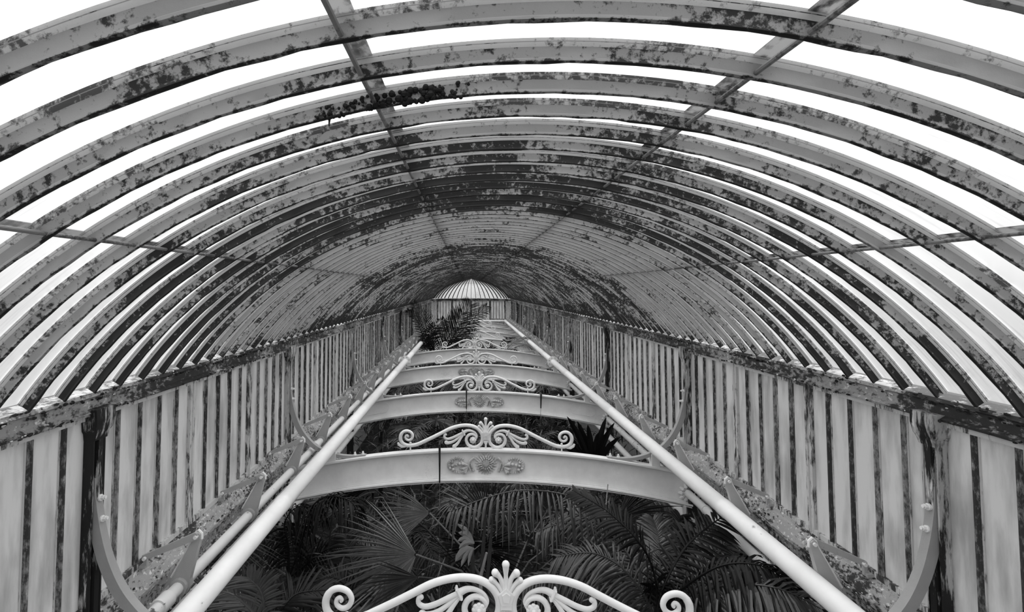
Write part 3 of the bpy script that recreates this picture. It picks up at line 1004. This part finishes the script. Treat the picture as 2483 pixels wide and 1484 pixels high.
# --- the tall dark palm that rises between the far beams
t = thing('feather_palm', 'dark palm whose fronds rise above the beams in front of the end dome', 'palm tree', (U(1075, 860, 19.9).x, 19.9, 0), 0)
cr_ = U(1062, 868, 19.9)
inv = lambda v: Vector(v) - Vector(t.location)
b = MB(); trunk(b, (0, 0, 0), inv(cr_), .17, .10); b.build('trunk', 'trunk', t)
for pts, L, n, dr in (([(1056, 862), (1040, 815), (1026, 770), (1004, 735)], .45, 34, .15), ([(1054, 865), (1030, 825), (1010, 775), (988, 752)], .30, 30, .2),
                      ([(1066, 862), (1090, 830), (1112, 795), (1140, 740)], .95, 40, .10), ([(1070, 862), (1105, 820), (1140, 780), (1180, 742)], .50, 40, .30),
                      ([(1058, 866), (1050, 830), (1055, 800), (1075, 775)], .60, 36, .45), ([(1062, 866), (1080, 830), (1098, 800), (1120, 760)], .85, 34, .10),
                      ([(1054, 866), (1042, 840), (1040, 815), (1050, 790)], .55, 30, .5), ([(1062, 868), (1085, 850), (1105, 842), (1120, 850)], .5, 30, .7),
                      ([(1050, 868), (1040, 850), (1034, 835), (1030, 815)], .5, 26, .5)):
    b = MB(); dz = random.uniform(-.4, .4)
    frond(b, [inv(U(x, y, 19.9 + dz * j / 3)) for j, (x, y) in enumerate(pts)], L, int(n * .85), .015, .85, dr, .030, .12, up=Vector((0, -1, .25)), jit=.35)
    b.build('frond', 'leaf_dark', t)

# --- hero fan palm between the viewer and the first whole beam
cr_ = U(1210, 1475, 5.9)
t = thing('fan_palm', 'large fan palm with shining pleated leaves above the big scroll cresting', 'palm tree', (cr_.x, cr_.y, 0))
inv = lambda v: Vector(v) - Vector(t.location)
b = MB(); trunk(b, (0, 0, 0), inv(cr_), .20, .12); b.build('trunk', 'trunk', t)
heroes = [  # hub px, depth, direction px, normal, radius, spread, droop, mat
    ((1010, 1345), 5.0, (-1, .28), (.10, -.62, .75), 1.06, 1.12, .08, 'leaf_fan', 36),
    ((1042, 1244), 5.8, (-1, .06), (-.1, -.60, .78), .74, .80, .12, 'leaf_fan', 24),
    ((1015, 1400), 4.7, (-1, .25), (.05, -.55, .8), .62, .62, .05, 'leaf_mid', 14),
    ((1180, 1250), 7.5, (.05, -1), (0, -.75, .65), .85, 1.5, .10, 'leaf_mid', 30),
    ((1330, 1235), 7.3, (.35, -1), (.1, -.75, .65), .70, 1.3, .15, 'leaf_mid', 26),
    ((1165, 1325), 6.4, (-1, -.25), (.2, -.7, .7), .55, 1.2, .10, 'leaf_dark', 22),
    ((1160, 1330), 6.0, (1, .25), (0, -.6, .8), .60, 1.1, .10, 'leaf_dark', 22),
    ((1350, 1310), 6.6, (1, -.25), (0, -.6, .8), 1.05, .75, .25, 'leaf_mid', 22),
    ((1500, 1255), 6.9, (1, -.25), (.1, -.6, .8), .85, .9, .25, 'leaf_mid', 24),
    ((520, 1300), 6.4, (1, -.1), (0, -.6, .8), .85, .9, .15, 'leaf_fan', 24),
    ((900, 1180), 7.4, (-.4, -.4), (0, -.6, .8), .7, 1.4, .30, 'leaf_dark', 26),
]
for i, (hp, dd, dp, nr_, Rr, spd, dr, mt, nn) in enumerate(heroes):
    hub = U(hp[0], hp[1], dd)
    d3 = Vector((dp[0], .08, -dp[1]))
    b = MB(); mid = hub.lerp(cr_, .5) + Vector((0, 0, .12))
    if i != 9:
        b.tube([inv(hub), inv(hub.lerp(mid, .5)), inv(mid), inv(cr_.lerp(mid, .4)), inv(cr_)], [.008, .009, .011, .014, .018], 7)
    fan(b, inv(hub), d3, nr_, Rr, spd, nn, .40, dr, pleat=1.1)
    if i == 9:
        b2 = thing('fan_palm', 'fan palm with bright leaf tips peeping out behind the left thick pipe', 'palm tree', (0, 0, 0))
        for v_i in range(len(b.v)): b.v[v_i] = tuple(Vector(b.v[v_i]) + Vector(t.location))
        b.build('fan_leaf', mt, b2); bb = MB(); trunk(bb, (hub.x, hub.y, 0), hub, .14, .05); bb.build('trunk', 'trunk', b2)
    else:
        b.build('fan_leaf', mt, t)

# --- lobed pale leaf plant
cr_ = U(1180, 1340, 5.5)
t = thing('lobed_plant', 'plant with one pale deeply lobed leaf above the finial of the big cresting', 'plant', (cr_.x, cr_.y, 0)); inv = lambda v: Vector(v) - Vector(t.location)
b = MB(); b.tube([(0, 0, 0), (.02, 0, 3), inv(U(1165, 1400, 5.5)), inv(cr_)], [.03, .025, .018, .012], 8); b.build('stem', 'leaf_light', t)
for (tx, ty, w_) in ((1110, 1272, .022), (1112, 1292, .026), (1110, 1312, .028), (1113, 1330, .028), (1104, 1362, .045), (1118, 1374, .03), (1136, 1372, .03)):
    p0 = U(1150, 1318 if ty < 1340 else 1330, 5.45); p1 = U(tx, ty, 5.4); pts = [p0.lerp(p1, u) + Vector((0, 0, .03 * sin(pi * u))) for u in (0, .3, .6, .85, 1)]
    b = MB(); strip(b, [inv(p) for p in pts], [.006, w_, w_ * 1.2, w_ * .8, .003], Vector((0, -.2, 1)), .25, Vector((0, -1, .3))); b.build('leaf_lobe', 'leaf_light', t)
for (x0, y0, x1, y1) in ((1150, 1430, 1140, 1240), (1165, 1430, 1178, 1235), (1180, 1430, 1195, 1250)):
    pts = [U(x0 + (x1 - x0) * u, y0 + (y1 - y0) * u, 5.7) for u in (0, .25, .5, .75, 1)]
    b = MB(); strip(b, [inv(p) for p in pts], [.010, .018, .020, .014, .004], Vector((1, 0, 0)), .4, Vector((0, -1, .3))); b.build('blade_leaf', 'leaf_mid', t)

# --- hero feather palms
def hero_palm(crown, depth, label, fronds, r=.10):
    cr_ = U(crown[0], crown[1], depth)
    t = thing('feather_palm', label, 'palm tree', (cr_.x, cr_.y, 0)); inv = lambda v: Vector(v) - Vector(t.location)
    b = MB(); trunk(b, (0, 0, 0), inv(cr_), r * 1.5, r); b.build('trunk', 'trunk', t)
    for pts, L, n, w, dr, mt, up, fw in fronds:
        b = MB()
        frond(b, [inv(cr_)] + [inv(U(x, y, dd)) for x, y, dd in pts], L, n, w, fw, dr, .016, .10, up=Vector(up))
        b.build('frond', mt, t)
    return t


UPC = (0, -.5, .85)
hero_palm((1588, 1500), 5.2, 'feather palm fanning out beneath the thick pipe on the right', [
    ([(1592, 1420, 5.2), (1560, 1330, 5.0), (1480, 1245, 5.1), (1392, 1190, 5.3)], .27, 44, .017, .35, 'leaf_dark', UPC, .6),
    ([(1610, 1420, 5.2), (1660, 1330, 5.3), (1720, 1275, 5.4), (1775, 1240, 5.5)], .32, 34, .015, .4, 'leaf_dark', UPC, .5),
    ([(1600, 1440, 5.4), (1600, 1360, 5.7), (1596, 1300, 5.9), (1585, 1260, 6.0)], .34, 40, .015, .3, 'leaf_mid', UPC, .7),
    ([(1640, 1440, 5.0), (1740, 1375, 4.7), (1840, 1370, 4.5), (1930, 1420, 4.4)], .30, 34, .022, .9, 'leaf_dark', UPC, .3),
    ([(1650, 1455, 5.0), (1760, 1420, 4.6), (1880, 1425, 4.3), (1990, 1475, 4.2)], .42, 44, .018, .8, 'leaf_mid', UPC, .5),
    ([(1560, 1440, 5.2), (1500, 1370, 5.3), (1430, 1340, 5.4), (1350, 1350, 5.5)], .42, 40, .014, .6, 'leaf_mid', UPC, .5),
    ([(1570, 1440, 5.4), (1520, 1340, 5.7), (1450, 1270, 5.8), (1380, 1240, 6.0)], .42, 40, .014, .5, 'leaf_mid', UPC, .5),
    ([(1620, 1450, 5.3), (1690, 1400, 5.5), (1750, 1330, 5.7), (1790, 1290, 5.9)], .42, 40, .014, .5, 'leaf_mid', UPC, .6),
])
hero_palm((1590, 1420), 6.3, 'feather palm with a drooping curled frond arching beneath the lowest whole beam', [
    ([(1560, 1370, 6.2), (1500, 1270, 6.0), (1400, 1208, 5.8), (1250, 1190, 5.6), (1090, 1240, 5.5)], .30, 62, .014, 1.5, 'leaf_mid', (0, -.2, 1), .1),
    ([(1540, 1380, 6.3), (1470, 1320, 6.2), (1380, 1270, 6.1), (1300, 1290, 6.0)], .36, 46, .014, 1.1, 'leaf_mid', (0, -.2, 1), .2),
    ([(1620, 1350, 6.3), (1640, 1290, 6.5), (1650, 1250, 6.6)], .32, 36, .014, .5, 'leaf_dark', UPC, .5),
    ([(1650, 1380, 6.3), (1720, 1330, 6.3), (1800, 1310, 6.3)], .45, 36, .014, .6, 'leaf_dark', UPC, .5),
    ([(1530, 1430, 6.2), (1450, 1400, 6.1), (1350, 1390, 6.0), (1270, 1420, 5.9)], .40, 40, .015, .7, 'leaf_mid', UPC, .4),
])
hero_palm((640, 1520), 4.6, 'pale-tipped upright feather palm at the photo\'s bottom, beside the left pipe', [
    ([(610, 1480, 4.5), (560, 1440, 4.4), (500, 1430, 4.3)], .36, 30, .012, .1, 'leaf_fan', (0, -1, .3), 1.2),
    ([(640, 1470, 4.5), (630, 1430, 4.4), (600, 1400, 4.3)], .34, 30, .012, .1, 'leaf_fan', (0, -1, .3), 1.0),
    ([(680, 1480, 4.6), (720, 1440, 4.7), (790, 1430, 4.8)], .36, 30, .012, .3, 'leaf_dark', UPC, .6),
])
hero_palm((700, 1400), 6.6, 'dark feather palm with drooping fronds under the beam\'s lower left end', [
    ([(730, 1320, 6.6), (750, 1240, 6.5), (790, 1205, 6.4), (850, 1215, 6.3), (870, 1260, 6.3)], .40, 44, .014, 1.2, 'leaf_dark', (0, -.2, 1), .2),
    ([(700, 1330, 6.6), (690, 1270, 6.6), (720, 1230, 6.6), (770, 1235, 6.5)], .35, 40, .014, .9, 'leaf_dark', (0, -.2, 1), .3),
    ([(740, 1370, 6.6), (800, 1330, 6.6), (860, 1330, 6.6)], .40, 36, .014, .6, 'leaf_dark', UPC, .5),
    ([(660, 1370, 6.6), (620, 1330, 6.6), (590, 1340, 6.6)], .40, 36, .014, .6, 'leaf_mid', UPC, .5),
])
hero_palm((880, 1470), 5.6, 'dark feather palm beneath the large fan leaf on the left', [
    ([(840, 1420, 5.6), (800, 1400, 5.6), (740, 1430, 5.5)], .34, 36, .014, .5, 'leaf_dark', UPC, .5),
    ([(860, 1400, 5.7), (850, 1350, 5.9), (840, 1300, 6.0)], .36, 36, .014, .5, 'leaf_dark', UPC, .6),
    ([(900, 1420, 5.7), (940, 1390, 5.9), (980, 1370, 6.0)], .36, 36, .014, .5, 'leaf_dark', UPC, .6),
])
# sword-leaved plant beyond the first whole beam
cr_ = U(1440, 1150, 9.2)
t = thing('sword_leaf_plant', 'plant with dark sword-shaped leaves beyond the cresting of the lowest whole beam', 'plant', (cr_.x, cr_.y, 0)); inv = lambda v: Vector(v) - Vector(t.location)
b = MB(); trunk(b, (0, 0, 0), inv(cr_), .1, .07); b.build('trunk', 'trunk', t)
for (tx, ty) in ((1375, 1010), (1400, 1022), (1425, 1030), (1350, 1040), (1470, 1012), (1490, 1025), (1450, 1050), (1330, 1060), (1505, 1060)):
    p1 = U(tx, ty, 9.0 + random.uniform(-.2, .2)); p0 = cr_
    pts = [p0.lerp(p1, u) + Vector((0, 0, .10 * sin(pi * u))) for u in (0, .3, .6, .85, 1)]
    b = MB(); strip(b, [inv(p) for p in pts], [.02, .045, .05, .03, .003], Vector((1, 0, 0)), .3, Vector((0, -1, .4))); b.build('sword_leaf', 'leaf_dark', t)

# undergrowth nobody could count
b = MB(); rnd = random.Random(8)  # paler leaves added so their colour stands in for highlights in the undergrowth
for i in range(5200):
    y = rnd.uniform(3.6, 20); x = rnd.uniform(-2.4, 2.4); z = rnd.uniform(4.4, 6.3); l = rnd.uniform(.08, .30)
    if mnoise.noise(Vector((x * 1.6, y * 1.3, z * 1.2))) < -.02: continue
    a = rnd.uniform(0, 2 * pi); dr = Vector((cos(a), sin(a), rnd.uniform(-.6, .6))).normalized(); p = Vector((x, y, z)); w_ = rnd.uniform(.006, .022)
    strip(b, [p, p + dr * l * .4, p + dr * l * .8 + Vector((0, 0, -.03)), p + dr * l + Vector((0, 0, -.08))], [w_ * .3, w_, w_ * .6, .002], dr.cross(Vector((0, 0, 1))), .3)
tag(b.build('highlight_leaves', 'leaf_mid'), 'scattered small paler leaves added as highlight specks among the dark palms', 'foliage', kind='stuff')
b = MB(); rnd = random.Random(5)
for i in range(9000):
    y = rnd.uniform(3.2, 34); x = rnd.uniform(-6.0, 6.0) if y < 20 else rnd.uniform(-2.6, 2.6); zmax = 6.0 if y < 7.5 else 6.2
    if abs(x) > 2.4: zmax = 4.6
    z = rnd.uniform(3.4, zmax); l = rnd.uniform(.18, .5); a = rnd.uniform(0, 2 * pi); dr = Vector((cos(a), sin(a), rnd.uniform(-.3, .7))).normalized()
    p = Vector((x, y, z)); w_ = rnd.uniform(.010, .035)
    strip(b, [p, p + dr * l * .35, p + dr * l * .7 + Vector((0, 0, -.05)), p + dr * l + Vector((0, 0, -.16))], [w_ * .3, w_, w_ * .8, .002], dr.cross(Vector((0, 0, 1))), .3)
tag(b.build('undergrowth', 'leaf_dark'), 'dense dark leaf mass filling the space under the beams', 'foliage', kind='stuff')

# ------------------------------------------------------------------ small things
def cable(px, ytop, yhook, ybot, d, label, lean=0, wire_r=.004, hook_r=.014):
    t = thing('hanging_cable', label, 'cable', (0, 0, 0), 0, 'cables hanging from the beams')
    a = U(px, ytop, d); h_ = U(px + lean * .2, yhook, d); c = U(px + lean, ybot, d)
    b = MB(); b.tube([a + Vector((0, .14, .0)), a + Vector((0, .02, .01)), a, h_], [hook_r * .9, hook_r, hook_r, hook_r * .6], 8); b.build('hook', 'black', t, True)
    MB().tube([h_, c], wire_r, 6).build('wire', 'rod', t, True)


cable(1066, 1078, 1170, 1470, D1 - .09, 'black hook and thin wire hanging over the lowest whole beam')
cable(1131, 946, 992, 1030, D1 + BAY - .10, 'black hanger over the flower relief of the second whole beam', 0, .004, .014)
cable(1312, 956, 990, 1040, D1 + BAY - .10, 'dark hanger beside the crest scroll on the second whole beam', -3, .004, .018)
b = MB(); b.tube([U(1474, 1175, 6.75), U(1466, 1260, 6.3)], .006, 6); b.tube([U(1466, 1255, 6.3), U(1448, 1420, 5.9), U(1440, 1560, 5.6)], .016, 8)
tag(b.build('metal_pole', 'rod', smooth=True), 'thin leaning metal pole rising among the palms on the right', 'pole')


def hit(px, py, r):
    v = CM @ Vector(((px - PX) / F, (PY - py) / F, -1.0)); lo, hi = .1, 40
    for _ in range(60):
        m = (lo + hi) / 2; p = CL + v * m
        if p.x ** 2 + (p.z - ZC) ** 2 > r * r: hi = m
        else: lo = m
    return CL + v * lo


p0, p1, p2 = hit(2262, 776, RG - .02), hit(2290, 784, RG - .03), hit(2316, 808, RG - .02)
b = MB(); strip(b, [p0, p0.lerp(p1, .6), p1, p1.lerp(p2, .7), p2], [.003, .014, .016, .010, .002], Vector((0, 1, .6)), .3)
tag(b.build('dead_leaf', 'leaf_mid'), 'single dark curled leaf stuck to the roof glass', 'leaf')
# black moss lump on the rib by the upper left rod
b = MB(); rnd = random.Random(3); yr = min(ribs_y, key=lambda q: abs(q - F * .25 * W / (701 - 240)))
for i in range(150):
    u = rnd.random(); a = -.235 + .16 * u + rnd.gauss(0, .008); r_ = RG - .055 + rnd.uniform(-.012, .035)
    x, z = vp(r_, a); b.ball((x, yr - .012 + rnd.uniform(-.006, .004), z), rnd.uniform(.004, .010) * (1.3 if abs(u - .6) < .2 else .8), 6, 4)
b.tube([(vp(RG - .06, -.235)[0] + .02, yr - .01, vp(RG - .06, -.235)[1]), (vp(RG - .06, -.235)[0] + .018, yr - .01, vp(RG - .075, -.235)[1] - .012)], [.004, .002], 6)
tag(b.build('moss_clump', 'moss'), 'black moss clump on a roof rib beside the upper left rod', 'moss', kind='stuff')
# moss and flaking paint along cornice and gutter
for nm, mt, n, rr_, lab in (('moss', 'moss', 2600, (.004, .013), 'crumbs of black moss along the cornice'), ('paint_flakes', 'flake', 600, (.003, .008), 'pale flakes of paint along cornice and gutter')):
    b = MB(); rnd = random.Random(n)
    for i in range(n):
        y = 1.0 + 20 * rnd.random() ** 1.5; s_ = rnd.choice((-1, 1))
        c = mnoise.noise(Vector((y * 1.2, s_ * 3, n)))
        if c < -.05 and rnd.random() < .8: continue
        if rnd.random() < (.8 if nm == 'moss' else .5): off, z = rnd.choice(((.017, -.250), (.018, -.257), (.008, -.266), (.016, -.298)))
        else: off, z = rnd.choice(((.030, -.816), (.034, -.822), (.020, -.800), (.028, -.872)))
        r_ = rnd.uniform(*rr_)
        b.ball((s_ * (W - off * W + rnd.uniform(-.01, .006)), y, EYE + z * W + rnd.uniform(-.008, .008)), r_, 5, 3, (rnd.uniform(.4, 1), rnd.uniform(.8, 2.0), rnd.uniform(.4, 1)))
    tag(b.build(nm, mt), lab, 'moss' if nm == 'moss' else 'paint flakes', kind='stuff')
